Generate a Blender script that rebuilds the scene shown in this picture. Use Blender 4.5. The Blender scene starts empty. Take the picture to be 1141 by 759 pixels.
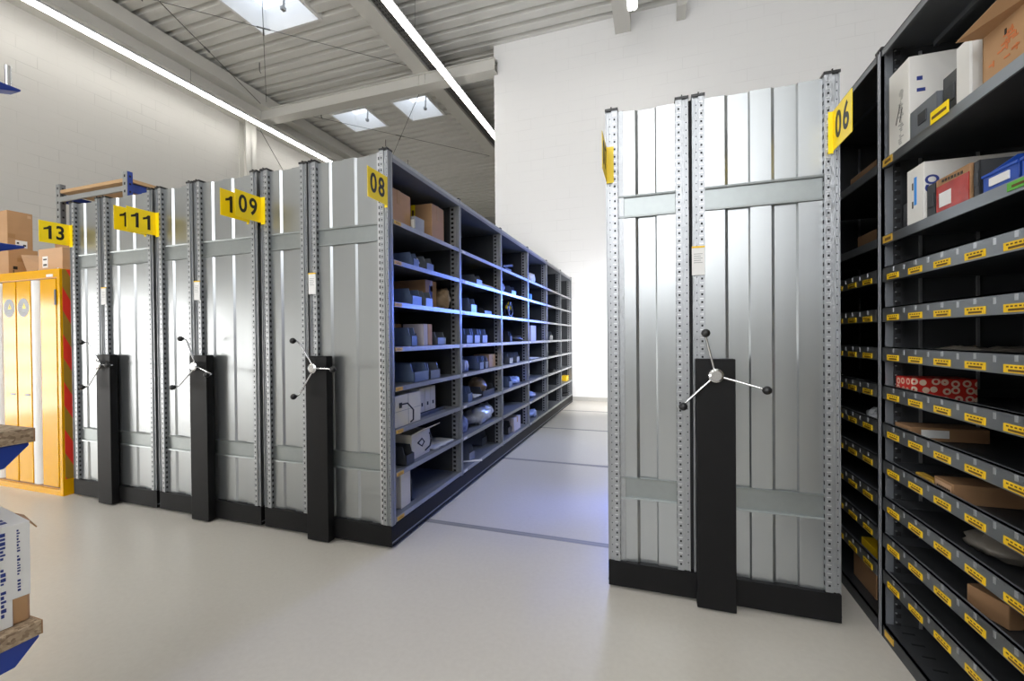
import bpy, math, random
from mathutils import Vector, Matrix
random.seed(7)
C = bpy.context.scene.collection
PI = math.pi

# ------------------------------------------------------------------ materials
def mat(name, color=(.8,.8,.8), rough=.5, metal=0.0, spec=.5, noise=0.0, nscale=(8,8,8), rnoise=0.0, bump=0.0, emis=None, estr=0.0, coat=0.0):
    m = bpy.data.materials.new(name); m.use_nodes = True
    nt = m.node_tree; N = nt.nodes; L = nt.links
    b = N['Principled BSDF']
    b.inputs['Base Color'].default_value = (*color, 1)
    b.inputs['Roughness'].default_value = rough
    b.inputs['Metallic'].default_value = metal
    b.inputs['Specular IOR Level'].default_value = spec
    b.inputs['Coat Weight'].default_value = coat
    if emis:
        b.inputs['Emission Color'].default_value = (*emis, 1); b.inputs['Emission Strength'].default_value = estr
    if noise or rnoise or bump:
        tc = N.new('ShaderNodeTexCoord'); mp = N.new('ShaderNodeMapping'); mp.inputs['Scale'].default_value = nscale
        nz = N.new('ShaderNodeTexNoise'); nz.inputs['Scale'].default_value = 1.0; nz.inputs['Detail'].default_value = 5
        L.new(tc.outputs['Object'], mp.inputs['Vector']); L.new(mp.outputs['Vector'], nz.inputs['Vector'])
        if noise:
            r = N.new('ShaderNodeMix'); r.data_type = 'RGBA'
            r.inputs[6].default_value = (*[c*(1-noise) for c in color], 1); r.inputs[7].default_value = (*[min(1, c*(1+noise)) for c in color], 1)
            L.new(nz.outputs['Fac'], r.inputs[0]); L.new(r.outputs[2], b.inputs['Base Color'])
        if rnoise:
            mr = N.new('ShaderNodeMapRange'); mr.inputs[1].default_value = .3; mr.inputs[2].default_value = .7
            mr.inputs[3].default_value = max(.03, rough-rnoise); mr.inputs[4].default_value = min(1, rough+rnoise)
            L.new(nz.outputs['Fac'], mr.inputs[0]); L.new(mr.outputs[0], b.inputs['Roughness'])
        if bump:
            bp = N.new('ShaderNodeBump'); bp.inputs['Strength'].default_value = bump; bp.inputs['Distance'].default_value = .01
            L.new(nz.outputs['Fac'], bp.inputs['Height']); L.new(bp.outputs['Normal'], b.inputs['Normal'])
    return m

def block_mat(name, color, axes, jfac=.10):
    """painted block masonry: courses 0.25 m, faint irregular joints"""
    m = bpy.data.materials.new(name); m.use_nodes = True
    nt = m.node_tree; N = nt.nodes; L = nt.links; b = N['Principled BSDF']
    tc = N.new('ShaderNodeTexCoord'); sp = N.new('ShaderNodeSeparateXYZ'); cb = N.new('ShaderNodeCombineXYZ')
    L.new(tc.outputs['Object'], sp.inputs[0]); L.new(sp.outputs[axes], cb.inputs[0]); L.new(sp.outputs[2], cb.inputs[1])
    br = N.new('ShaderNodeTexBrick'); br.inputs['Scale'].default_value = 1.0
    br.inputs['Brick Width'].default_value = .62; br.inputs['Row Height'].default_value = .25
    br.inputs['Mortar Size'].default_value = .007; br.inputs['Mortar Smooth'].default_value = .6
    br.inputs['Color1'].default_value = (1,1,1,1); br.inputs['Color2'].default_value = (1,1,1,1); br.inputs['Mortar'].default_value = (0,0,0,1)
    L.new(cb.outputs[0], br.inputs['Vector'])
    nz = N.new('ShaderNodeTexNoise'); nz.inputs['Scale'].default_value = 1.3; nz.inputs['Detail'].default_value = 4
    L.new(tc.outputs['Object'], nz.inputs['Vector'])
    mr = N.new('ShaderNodeMapRange'); mr.inputs[1].default_value = .45; mr.inputs[2].default_value = .68; mr.inputs[3].default_value = .15; mr.inputs[4].default_value = 1
    L.new(nz.outputs['Fac'], mr.inputs[0])
    mu = N.new('ShaderNodeMath'); mu.operation = 'MULTIPLY'; L.new(br.outputs['Fac'], mu.inputs[0]); L.new(mr.outputs[0], mu.inputs[1])
    mx = N.new('ShaderNodeMix'); mx.data_type = 'RGBA'
    mx.inputs[6].default_value = (*color, 1); mx.inputs[7].default_value = (*[c*(1-jfac) for c in color], 1)
    L.new(mu.outputs[0], mx.inputs[0]); L.new(mx.outputs[2], b.inputs['Base Color'])
    bp = N.new('ShaderNodeBump'); bp.invert = True; bp.inputs['Strength'].default_value = .25; bp.inputs['Distance'].default_value = .01
    L.new(mu.outputs[0], bp.inputs['Height']); L.new(bp.outputs['Normal'], b.inputs['Normal'])
    b.inputs['Roughness'].default_value = .75; b.inputs['Specular IOR Level'].default_value = .25
    return m

M = {}
M['galv'] = mat('galvanised_sheet', (.40,.42,.43), .305, .88, noise=.03, nscale=(20,20,.35), rnoise=.015)
M['galvband'] = mat('galvanised_band', (.30,.325,.325), .40, .85, noise=.06, nscale=(30,30,30))
M['galvpost'] = mat('galvanised_post', (.36,.375,.39), .40, .8, noise=.14, nscale=(90,90,40), bump=.25)
M['galvlight'] = mat('galvanised_bright', (.60,.61,.63), .32, .8)  # bright steel; on sheet ribs it puts their highlight into the colour
M['galvdark'] = mat('darkened_galvanised_steel', (.22,.235,.26), .5, .5, noise=.1, nscale=(14,14,14))  # galvanised steel; shade under the shelves put into a darker base colour
M['rackdark'] = mat('darkened_shelf_steel', (.06,.064,.07), .5, .4, noise=.12, nscale=(14,14,14))  # galvanised steel in shade: rack interiors' darkness put into the base colour
M['liplight'] = mat('galvanised_shelf_front', (.27,.285,.30), .33, .8, noise=.06, nscale=(10,10,10))
M['racklip'] = mat('grey_shelf_front', (.17,.18,.195), .38, .5, noise=.08, nscale=(10,10,10))
M['hole'] = mat('dark_slot', (.012,.012,.014), .8)
M['black'] = mat('black_powder_coat', (.0055,.0055,.006), .55, spec=.22, noise=.25, nscale=(14,14,14), bump=.05)
M['knob'] = mat('black_plastic', (.012,.012,.013), .38)
M['chrome'] = mat('polished_steel', (.75,.76,.78), .2, 1.0)
M['yellow'] = mat('yellow_sign', (1.0,.74,.004), .4)
M['yellowtag'] = mat('yellow_tag', (.86,.55,.01), .5)
M['orangetag'] = mat('ochre_tag', (.62,.38,.05), .5)
M['print'] = mat('black_print', (.012,.011,.01), .5)
M['tagprint'] = mat('brown_print', (.12,.06,.01), .6)
M['cabinet'] = mat('ochre_yellow_enamel', (.80,.40,.002), .16, spec=.2, noise=.02, nscale=(3,3,3))
M['white'] = mat('white_card', (.72,.71,.68), .65, noise=.03, nscale=(6,6,6))
M['whitebar'] = mat('white_plastic_bar', (.82,.82,.81), .4)
M['redfluor'] = mat('signal_red', (.85,.035,.02), .45)
M['card'] = mat('cardboard', (.46,.27,.135), .8, noise=.10, nscale=(5,5,14), bump=.05)
M['carddark'] = mat('dark_cardboard', (.33,.185,.09), .8, noise=.12, nscale=(5,5,14), bump=.05)
M['cardpink'] = mat('pale_cardboard', (.58,.37,.22), .8, noise=.08, nscale=(5,5,14))
M['tape'] = mat('packing_tape', (.40,.22,.09), .3)
M['paper'] = mat('white_paper', (.78,.78,.77), .7, noise=.04, nscale=(9,9,9))
M['blueprint'] = mat('blue_print', (.02,.04,.22), .6)
M['skyblue'] = mat('light_blue_print', (.05,.28,.75), .6)
M['orangeprint'] = mat('faded_orange_print', (.62,.20,.07), .8)
M['bluesteel'] = mat('blue_enamel', (.012,.045,.30), .4, noise=.05, nscale=(5,5,5))
M['greysteel'] = mat('grey_enamel', (.30,.31,.31), .5)
M['wood'] = mat('pale_board', (.55,.36,.19), .6, noise=.12, nscale=(3,20,20))
M['bin'] = mat('blue_lit_bin', (.16,.22,.36), .4, .25, noise=.08, nscale=(7,7,7))  # metal bins; blue light reflected on them put into the base colour
M['bingrey'] = mat('grey_bin', (.20,.22,.25), .4, .35, noise=.08, nscale=(7,7,7))
M['bindark'] = mat('charcoal_bin', (.045,.048,.052), .5)
M['binblue'] = mat('blue_plastic_bin', (.012,.07,.42), .4)
M['plasticbag'] = mat('clear_plastic_bag', (.55,.57,.60), .18, spec=.8, noise=.3, nscale=(22,22,22))
M['dullbag'] = mat('dull_plastic_bag', (.20,.18,.155), .3, noise=.35, nscale=(16,16,16))
M['bluebag'] = mat('bluish_plastic_bag', (.30,.38,.68), .22, noise=.3, nscale=(22,22,22))
M['brownbag'] = mat('brown_packed_bag', (.36,.25,.15), .3, noise=.4, nscale=(25,25,25))
M['blackrubber'] = mat('black_rubber', (.012,.012,.016), .45)
M['redfilm'] = mat('red_film', (.40,.02,.01), .22, noise=.35, nscale=(16,16,16), bump=.5)
M['beigecard'] = mat('off_white_card', (.66,.63,.55), .7, noise=.03, nscale=(6,6,6))
M['lilac'] = mat('pale_lilac_card', (.60,.56,.62), .7)
M['steelpaint'] = mat('beige_grey_roof_paint', (.66,.65,.615), .6, noise=.04, nscale=(1.5,1.5,1.5))
M['roofsheet'] = mat('grey_roof_sheet', (.74,.735,.71), .6, noise=.06, nscale=(.6,.6,.6))
M['lampbody'] = mat('light_grey_lamp_housing', (.62,.64,.66), .4, .2)
M['tube'] = mat('glowing_tube', (1,1,1), .5, emis=(1.0,.965,.90), estr=11)
M['traywire'] = mat('galvanised_tray', (.17,.17,.17), .5, .4)
M['wire'] = mat('thin_steel_wire', (.16,.16,.155), .5, .5)
M['railgrout'] = mat('grey_rail_grout', (.30,.29,.275), .5, noise=.2, nscale=(5,30,5))
M['sticker'] = mat('grey_sticker', (.42,.43,.45), .6)
M['skirting'] = mat('grey_skirting', (.50,.49,.46), .6)
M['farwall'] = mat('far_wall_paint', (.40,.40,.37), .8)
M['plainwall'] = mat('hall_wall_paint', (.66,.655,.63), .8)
M['greentag'] = mat('green_tag', (.12,.42,.06), .6)
M['walll'] = block_mat('painted_block_left', (.62,.61,.585), 1, .22)
M['wallb'] = block_mat('painted_block_white', (.92,.92,.925), 0, .10)

def chip_mat():
    m = bpy.data.materials.new('chipboard'); m.use_nodes = True; N = m.node_tree.nodes; L = m.node_tree.links; b = N['Principled BSDF']
    tc = N.new('ShaderNodeTexCoord'); v = N.new('ShaderNodeTexVoronoi'); v.inputs['Scale'].default_value = 1.0
    mp = N.new('ShaderNodeMapping'); mp.inputs['Scale'].default_value = (130,110,150); L.new(tc.outputs['Object'], mp.inputs[0]); L.new(mp.outputs[0], v.inputs['Vector'])
    cr = N.new('ShaderNodeValToRGB'); L.new(v.outputs['Color'], cr.inputs[0])
    e = cr.color_ramp.elements; e[0].color = (.16,.10,.055,1); e[1].color = (.55,.42,.28,1); e.new(.45).color = (.36,.26,.16,1)
    L.new(cr.outputs[0], b.inputs['Base Color']); b.inputs['Roughness'].default_value = .8
    return m
M['chip'] = chip_mat()

def floor_mat():
    m = bpy.data.materials.new('sealed_concrete'); m.use_nodes = True; N = m.node_tree.nodes; L = m.node_tree.links; b = N['Principled BSDF']
    tc = N.new('ShaderNodeTexCoord'); n1 = N.new('ShaderNodeTexNoise'); n1.inputs['Scale'].default_value = .9; n1.inputs['Detail'].default_value = 3; n1.inputs['Roughness'].default_value = .5
    n2 = N.new('ShaderNodeTexNoise'); n2.inputs['Scale'].default_value = 38; n2.inputs['Detail'].default_value = 3
    L.new(tc.outputs['Object'], n1.inputs[0]); L.new(tc.outputs['Object'], n2.inputs[0])
    mx = N.new('ShaderNodeMix'); mx.data_type = 'FLOAT'; mx.inputs[0].default_value = .5
    L.new(n1.outputs['Fac'], mx.inputs[2]); L.new(n2.outputs['Fac'], mx.inputs[3])
    cr = N.new('ShaderNodeValToRGB'); L.new(mx.outputs[0], cr.inputs[0]); e = cr.color_ramp.elements
    e[0].position = .2; e[0].color = (.52,.492,.44,1); e[1].position = .8; e[1].color = (.60,.575,.52,1)
    L.new(cr.outputs[0], b.inputs['Base Color'])
    mr = N.new('ShaderNodeMapRange'); mr.inputs[1].default_value = .1; mr.inputs[2].default_value = .9; mr.inputs[3].default_value = .285; mr.inputs[4].default_value = .34
    L.new(n1.outputs['Fac'], mr.inputs[0]); L.new(mr.outputs[0], b.inputs['Roughness'])
    b.inputs['Specular IOR Level'].default_value = .45
    return m
M['floor'] = floor_mat()

def stripe_mat():
    m = bpy.data.materials.new('red_and_ochre_hazard_stripes'); m.use_nodes = True; N = m.node_tree.nodes; L = m.node_tree.links; b = N['Principled BSDF']
    tc = N.new('ShaderNodeTexCoord'); sp = N.new('ShaderNodeSeparateXYZ'); L.new(tc.outputs['Object'], sp.inputs[0])
    # zig-zag: z + |y-centre|
    a = N.new('ShaderNodeMath'); a.operation = 'MULTIPLY_ADD'; a.inputs[1].default_value = 2.2; L.new(sp.outputs[1], a.inputs[0]); L.new(sp.outputs[2], a.inputs[2])
    d = N.new('ShaderNodeMath'); d.operation = 'DIVIDE'; d.inputs[1].default_value = .46; L.new(a.outputs[0], d.inputs[0])
    f = N.new('ShaderNodeMath'); f.operation = 'FRACT'; L.new(d.outputs[0], f.inputs[0])
    g = N.new('ShaderNodeMath'); g.operation = 'GREATER_THAN'; g.inputs[1].default_value = .5; L.new(f.outputs[0], g.inputs[0])
    mx = N.new('ShaderNodeMix'); mx.data_type = 'RGBA'; mx.inputs[6].default_value = (.90,.05,.03,1); mx.inputs[7].default_value = (.42,.25,.03,1)
    L.new(g.outputs[0], mx.inputs[0]); L.new(mx.outputs[2], b.inputs['Base Color']); b.inputs['Roughness'].default_value = .45
    return m
M['hazard'] = stripe_mat()

def redring_mat():
    m = bpy.data.materials.new('red_card_with_pale_rings'); m.use_nodes = True; N = m.node_tree.nodes; L = m.node_tree.links; b = N['Principled BSDF']
    tc = N.new('ShaderNodeTexCoord'); v = N.new('ShaderNodeTexVoronoi'); v.inputs['Scale'].default_value = 26; v.inputs['Randomness'].default_value = .35
    L.new(tc.outputs['Object'], v.inputs['Vector'])
    cr = N.new('ShaderNodeValToRGB'); cr.color_ramp.interpolation = 'CONSTANT'; L.new(v.outputs['Distance'], cr.inputs[0])
    e = cr.color_ramp.elements; e[0].color = (.55,.02,.012,1); e[0].position = 0; e[1].color = (.55,.02,.012,1); e[1].position = .40
    e.new(.2).color = (.72,.55,.42,1)
    L.new(cr.outputs[0], b.inputs['Base Color']); b.inputs['Roughness'].default_value = .45
    return m
M['redring'] = redring_mat()

def pane_mat():
    m = bpy.data.materials.new('opal_rooflight_pane'); m.use_nodes = True; N = m.node_tree.nodes; L = m.node_tree.links
    b = N['Principled BSDF']; b.inputs['Base Color'].default_value = (.8,.84,.9,1)
    b.inputs['Emission Color'].default_value = (.80,.88,1.0,1); b.inputs['Emission Strength'].default_value = 1.1
    return m
M['pane'] = pane_mat()
def added_gate_mat():  # glow of the added side gate
    m = bpy.data.materials.new('added_gate_glow'); m.use_nodes = True; b = m.node_tree.nodes['Principled BSDF']
    b.inputs['Emission Color'].default_value = (1.0,.98,.95,1); b.inputs['Emission Strength'].default_value = GATE
    return m

# ------------------------------------------------------------------ mesh helpers
class MB:
    def __init__(s): s.v = []; s.f = []; s.m = []; s.sm = []
    def add(s, vs, fs, m=0, smooth=False):
        o = len(s.v); s.v += [tuple(p) for p in vs]
        for f in fs: s.f.append(tuple(i+o for i in f)); s.m.append(m); s.sm.append(smooth)
        return s
    def box(s, x0, x1, y0, y1, z0, z1, m=0):
        v = [(x0,y0,z0),(x1,y0,z0),(x1,y1,z0),(x0,y1,z0),(x0,y0,z1),(x1,y0,z1),(x1,y1,z1),(x0,y1,z1)]
        return s.add(v, [(0,3,2,1),(4,5,6,7),(0,1,5,4),(1,2,6,5),(2,3,7,6),(3,0,4,7)], m)
    def prism(s, poly, axis, a0, a1, m=0):
        """poly: 2D outline in the two other axes (in x,y,z order), pushed from a0 to a1 along axis"""
        n = len(poly); v = []
        for a in (a0, a1):
            for p in poly:
                q = [p[0], p[1]]; q.insert(axis, a); v.append(tuple(q))
        fs = [tuple(range(n))[::-1], tuple(range(n, 2*n))] + [(i, (i+1) % n, n+(i+1) % n, n+i) for i in range(n)]
        return s.add(v, fs, m)
    def cyl(s, p0, p1, r, n=12, m=0, r1=None):
        p0, p1 = Vector(p0), Vector(p1); d = (p1-p0).normalized(); a = d.orthogonal().normalized(); b = d.cross(a); r1 = r if r1 is None else r1
        v = []
        for p, q in ((p0, r), (p1, r1)):
            for i in range(n):
                t = 2*PI*i/n; v.append(p + a*math.cos(t)*q + b*math.sin(t)*q)
        s.add(v, [(i, (i+1) % n, n+(i+1) % n, n+i) for i in range(n)], m, True)
        return s.add(v, [tuple(range(n))[::-1], tuple(range(n, 2*n))], m)
    def tube(s, pts, r, n=8, m=0):
        pts = [Vector(p) for p in pts]; v = []; k = len(pts); a = None
        for i, p in enumerate(pts):
            d = (pts[min(i+1, k-1)] - pts[max(i-1, 0)]).normalized()
            a = d.orthogonal().normalized() if a is None else (a - d*a.dot(d)).normalized()
            b = d.cross(a)
            for j in range(n):
                t = 2*PI*j/n; v.append(p + a*math.cos(t)*r + b*math.sin(t)*r)
        fs = [(i*n+j, i*n+(j+1) % n, (i+1)*n+(j+1) % n, (i+1)*n+j) for i in range(k-1) for j in range(n)]
        s.add(v, fs, m, True)
        return s.add(v, [tuple(range(n))[::-1], tuple(range((k-1)*n, k*n))], m)
    def ball(s, c, rx, ry, rz, n=14, k=8, m=0, jit=0.0, rnd=None):
        v = []; c = Vector(c)
        for i in range(k+1):
            ph = PI*i/k
            for j in range(n):
                t = 2*PI*j/n; q = 1 + (rnd.uniform(-jit, jit) if rnd and 0 < i < k else 0)
                v.append((c.x+rx*q*math.sin(ph)*math.cos(t), c.y+ry*q*math.sin(ph)*math.sin(t), c.z+rz*q*math.cos(ph)))
        fs = [(i*n+j, i*n+(j+1) % n, (i+1)*n+(j+1) % n, (i+1)*n+j)[::-1] for i in range(k) for j in range(n)]
        return s.add(v, fs, m, True)
    def build(s, name, mats, parent=None, bevel=0.0, seg=2):
        me = bpy.data.meshes.new(name); me.from_pydata(s.v, [], s.f)
        for x in (mats if isinstance(mats, (list, tuple)) else [mats]): me.materials.append(M[x] if isinstance(x, str) else x)
        me.polygons.foreach_set('material_index', s.m); me.polygons.foreach_set('use_smooth', s.sm); me.update()
        o = bpy.data.objects.new(name, me); C.objects.link(o)
        if parent: o.parent = parent
        if bevel:
            bv = o.modifiers.new('bevel', 'BEVEL'); bv.width = bevel; bv.segments = seg; bv.limit_method = 'ANGLE'
        return o
def tag(o, label, cat, group=None):
    o['label'] = label; o['category'] = cat
    if group: o['group'] = group
    return o
def thing(name, label, cat, loc=(0,0,0), rz=0.0, group=None):
    o = bpy.data.objects.new(name, None); C.objects.link(o); o.location = loc; o.rotation_euler = (0,0,rz); o.empty_display_size = .1
    return tag(o, label, cat, group)
def struct(name, mb, m, parent=None, bevel=0):
    o = mb.build(name, m, parent, bevel); o['kind'] = 'structure'; return o
def share(name, me, parent, loc=(0,0,0), rot=(0,0,0)):
    o = bpy.data.objects.new(name, me); C.objects.link(o); o.parent = parent; o.location = loc; o.rotation_euler = rot; return o
def text(name, body, size, parent, loc, rot, m='print', bold=.012, sx=1.0, align='CENTER', extr=.0006):
    cu = bpy.data.curves.new(name, 'FONT'); cu.body = body; cu.size = size; cu.extrude = extr; cu.offset = bold*size; cu.align_x = align; cu.align_y = 'CENTER'
    cu.materials.append(M[m]); t = bpy.data.objects.new(name, cu); C.objects.link(t)
    me = bpy.data.meshes.new_from_object(t.evaluated_get(bpy.context.evaluated_depsgraph_get())); bpy.data.objects.remove(t)
    o = bpy.data.objects.new(name, me); C.objects.link(o); o.parent = parent; o.location = loc; o.rotation_euler = rot; o.scale = (sx,1,1)
    return o

# ------------------------------------------------------------------ camera
f_px, yaw, pitch, roll = 477.83, math.radians(18.331), math.radians(-.465), math.radians(-.521)
right = Vector((math.cos(yaw), math.sin(yaw), 0)); fw0 = Vector((-math.sin(yaw), math.cos(yaw), 0)); zz = Vector((0,0,1))
F = fw0*math.cos(pitch) + zz*math.sin(pitch); up = zz*math.cos(pitch) - fw0*math.sin(pitch)
R_ = right*math.cos(roll) + up*math.sin(roll); U_ = up*math.cos(roll) - right*math.sin(roll)
cd = bpy.data.cameras.new('camera'); cam = bpy.data.objects.new('camera', cd); C.objects.link(cam)
cam.matrix_world = Matrix(((R_.x,U_.x,-F.x,0),(R_.y,U_.y,-F.y,0),(R_.z,U_.z,-F.z,1.5),(0,0,0,1)))
cd.sensor_width = 36; cd.lens = f_px*36/1141; cd.clip_start = .05; cd.clip_end = 100
bpy.context.scene.camera = cam

# ------------------------------------------------------------------ setting
GATE = 6.5; FRONT = 4.3  # emission of the added gate and the added front window
XL, XR, YF, YN = -11.8, 7.5, 24.0, -6.5
ZS = 8.70                                   # underside of roof sheet
struct('floor', MB().box(XL-.3, XR+.3, YN-.3, YF+.3, -.2, 0), 'floor')
for i, y in enumerate((3.11, 5.0, 6.87, 8.6)):   # rails let into the floor
    struct('trim_%d' % (i+1), MB().box(-7.4, 1.0, y-.03, y+.03, -.01, .0012).box(-7.4, 1.0, y-.018, y-.012, -.01, .0018, 1).box(-7.4, 1.0, y+.012, y+.018, -.01, .0018, 1), ['railgrout', 'galvdark'])
# left wall, with an unseen glowing gate added as side light
w = MB().box(XL-.3, XL, .8, YF, 0, 9.0).box(XL-.3, XL, YN, -4.2, 0, 9.0).box(XL-.3, XL, -4.2, .8, 2.35, 9.0)
struct('wall_left', w, 'walll')
gd = struct('added_glow_gate', MB().box(XL-.2, XL-.1, -4.2, .8, 0, 2.35), added_gate_mat())
g = MB()
for k in range(6): g.box(XL-.1, XL-.06, -4.2, .8, k*.46, k*.46+.05)
for k in range(5): g.box(XL-.1, XL-.06, -4.2+k*1.2375, -4.15+k*1.2375, 0, 2.35)
struct('added_glow_gate_frame', g, 'greysteel', gd)
# white partition wall (ends at its left corner, hall goes on behind)
struct('wall_back', MB().box(-3.72, XR, 10.0, 10.26, 0, 7.98).box(-3.72, XR, 10.0, 10.26, 8.36, 9.0).box(-3.62, XR, 10.0, 10.26, 7.98, 8.36), 'wallb')
struct('baseboard_back', MB().box(-3.72, XR, 9.985, 10.0, 0, .09), 'skirting')
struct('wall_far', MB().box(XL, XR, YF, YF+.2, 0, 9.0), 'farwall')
struct('wall_right', MB().box(XR, XR+.2, YN, YF, 0, 9.0), 'plainwall')
struct('wall_front', MB().box(XL, -5.0, YN-.2, YN, 0, 9.0).box(2.4, XR, YN-.2, YN, 0, 9.0).box(-5.0, 2.4, YN-.2, YN, 0, 2.8).box(-5.0, 2.4, YN-.2, YN, 8.0, 9.0), 'plainwall')
def glow(name, st):
    m = bpy.data.materials.new(name); m.use_nodes = True; b = m.node_tree.nodes['Principled BSDF']
    b.inputs['Emission Color'].default_value = (.97,.98,1,1); b.inputs['Emission Strength'].default_value = st; return m
wf = struct('window_20', MB().box(-5.0, 2.4, YN-.15, YN-.1, 2.8, 8.0), glow('added_window_glow', FRONT))  # unseen glowing window added behind the camera to brighten the fronts
g = MB()
for k in range(7): g.box(-5.0+k*1.2233, -4.94+k*1.2233, YN-.1, YN-.04, 2.8, 8.0)
for k in range(5): g.box(-5.0, 2.4, YN-.1, YN-.04, 2.8+k*1.285, 2.86+k*1.285)
struct('window_20_frame', g, 'greysteel', wf)

# rooflights
HOLES = [(-9.75,-8.50,11.30,12.46), (-7.50,-6.38,11.30,12.46), (-8.62,-7.08,6.60,7.82), (1.0,2.5,4.0,5.2), (-3.5,-2.0,1.0,2.2), (-8.6,-7.1,0.0,1.2), (-3.2,-1.8,-4.6,-3.2)]
prof = []                                   # trapezoid sheet: (y, z) zig-zag
y = YN; P = .342
while y < YF:
    prof += [(y, ZS), (y+.205, ZS), (y+.235, ZS+.11), (y+.312, ZS+.11)]; y += P
prof.append((y, ZS))
def zat(yy):
    for a, b in zip(prof, prof[1:]):
        if a[0] <= yy <= b[0]: return a[1] + (b[1]-a[1])*(yy-a[0])/max(1e-9, b[0]-a[0])
    return ZS
ys = sorted({round(p[0],4) for p in prof} | {h[2] for h in HOLES} | {h[3] for h in HOLES})
c = MB()
for a, b in zip(ys, ys[1:]):
    mid = (a+b)/2; xs = [(XL-.2, XR+.2)]
    for h in sorted(HOLES):
        if h[2] < mid < h[3]:
            l = xs.pop(); xs += [(l[0], h[0]), (h[1], l[1])]
    for x0, x1 in xs:
        za, zb = zat(a), zat(b)
        c.add([(x0,a,za),(x1,a,za),(x1,b,zb),(x0,b,zb),(x0,a,za+.02),(x1,a,za+.02),(x1,b,zb+.02),(x0,b,zb+.02)], [(0,3,2,1),(4,5,6,7)])
struct('ceiling', c, 'roofsheet')
for i, (x0,x1,y0,y1) in enumerate(HOLES):
    b = MB(); t = .06
    for q in ((x0-t,x0,y0-t,y1+t),(x1,x1+t,y0-t,y1+t),(x0,x1,y0-t,y0),(x0,x1,y1,y1+t)): b.box(*q, ZS-.05, ZS+.55)
    wn = struct('window_%d' % (i+1), b, 'whitebar')
    d = MB().prism([(x0-t, ZS+.55), (x0+.15, ZS+.72), (x1-.15, ZS+.72), (x1+t, ZS+.55)], 1, y0-t, y1+t)
    struct('window_%d_pane' % (i+1), d, 'pane', wn)
    cx, cy = x0+(x1-x0)*.62, y1-.35
    struct('window_%d_opener' % (i+1), MB().cyl((cx,cy,ZS+.55),(cx,cy-.05,ZS+.05),.025,8).box(cx-.04,cx+.04,cy-.1,cy-.01,ZS,ZS+.07), 'greysteel', wn)
# roof steel
def ibeam_y(x, z0, z1, w, ya, yb):
    t = .02; h = w/2
    return MB().box(x-h,x+h,ya,yb,z0,z0+t).box(x-h,x+h,ya,yb,z1-t,z1).box(x-t/2,x+t/2,ya,yb,z0,z1)
def hollow(x, w, ya, yb, z0, z1): return MB().box(x-w/2, x+w/2, ya, yb, z0, z1)
struct('beam_1', hollow(-5.63, .40, YN, YF, 8.31, ZS), 'steelpaint')
struct('beam_2', hollow(-.62, .34, YN, 10.0, 8.31, ZS), 'steelpaint')
struct('beam_3', MB().box(XL, -11.05, YN, YF, 8.06, 8.62).box(-11.05,-10.72,YN,YF,8.30,8.62), 'steelpaint')
struct('beam_4', hollow(4.4, .34, YN, 10.0, 8.31, ZS), 'steelpaint')
b = MB().box(XL+.05,-3.64,9.80,10.14,8.0,8.025).box(XL+.05,-3.64,9.80,10.14,8.285,8.31).box(XL+.05,-3.64,9.835,9.85,8.025,8.285).box(XL+.05,-3.64,10.09,10.105,8.025,8.285)
b.box(-5.74,-5.72,9.80,9.84,8.025,8.285).box(-5.56,-5.54,9.80,9.84,8.025,8.285)
struct('beam_5', b, 'steelpaint')
struct('column_1', MB().box(XL,XL+.02,9.70,10.05,0,8.06).box(XL+.28,XL+.30,9.70,10.05,0,8.06).box(XL,XL+.30,9.86,9.88,0,8.06).box(XL,XL+.3,9.70,10.05,5.5,5.52), 'steelpaint')

# strip luminaires (they hang on wires under the roof)
LY = {-11.0: (-6.0, 21.5), -4.735: (-6.0, 22.0), -.36: (-6.0, 8.72)}
LBL = {-11.0: 'long fluorescent light strip hanging along the left wall', -4.735: 'long fluorescent light strip running toward the corner of the white wall', -.36: 'light strip ending in front of the white wall at the top edge'}
for x, (ya, yb) in LY.items():
    r = thing('light_strip', LBL[x], 'lamp', (x, ya, 7.84), 0, 'ceiling light strips')
    L_ = yb-ya
    MB().prism([(-.10,.012),(.10,.012),(.08,.07),(.03,.10),(-.03,.10),(-.08,.07)], 1, 0, L_).build('housing', 'lampbody', r)
    MB().box(-.072,.072,.02,L_-.02,-.028,.012).build('tube', 'tube', r, .012)
    for k in range(5):
        yy = 2 + k*(L_-4)/4
        MB().cyl((0,yy,.10),(0,yy,ZS-7.84),.004,5).build('hanger_wire', 'wire', r)

# cable tray beside the middle roof beam
r = thing('cable_tray', 'perforated cable tray beside the roof beam under the ceiling', 'cable tray', (-5.28, -6, 8.36))
t = MB().box(-.12,.20,0,28,0,.006)
t.box(-.12,-.114,0,28,0,.06).box(.194,.20,0,28,0,.06)
for k in range(280):
    yy = .05+k*.1
    for xx in (-.08,-.02,.04,.1,.16): t.box(xx-.012,xx+.012,yy,yy+.045,-.001,.001,1)
t.build('tray', ['traywire','hole'], r)
for k in range(14): MB().box(-.1,.14,k*2+.4,k*2+.44,-.02,-.001).box(-.1,-.085,k*2+.4,k*2+.44,-.02,.33).build('bracket', 'traywire', r)
for k in range(3): MB().tube([(-.05+k*.05+.01*math.sin(j*.7+k), j*1.0, .02) for j in range(29)], .012, 6).build('cable', 'blackrubber', r)
# cable duct stub at the white wall
tag(MB().box(.50,.68,9.55,9.999,8.30,8.62).build('hanging_duct', 'steelpaint', None, .006), 'short beige duct stub at the top of the white wall', 'duct')
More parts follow.
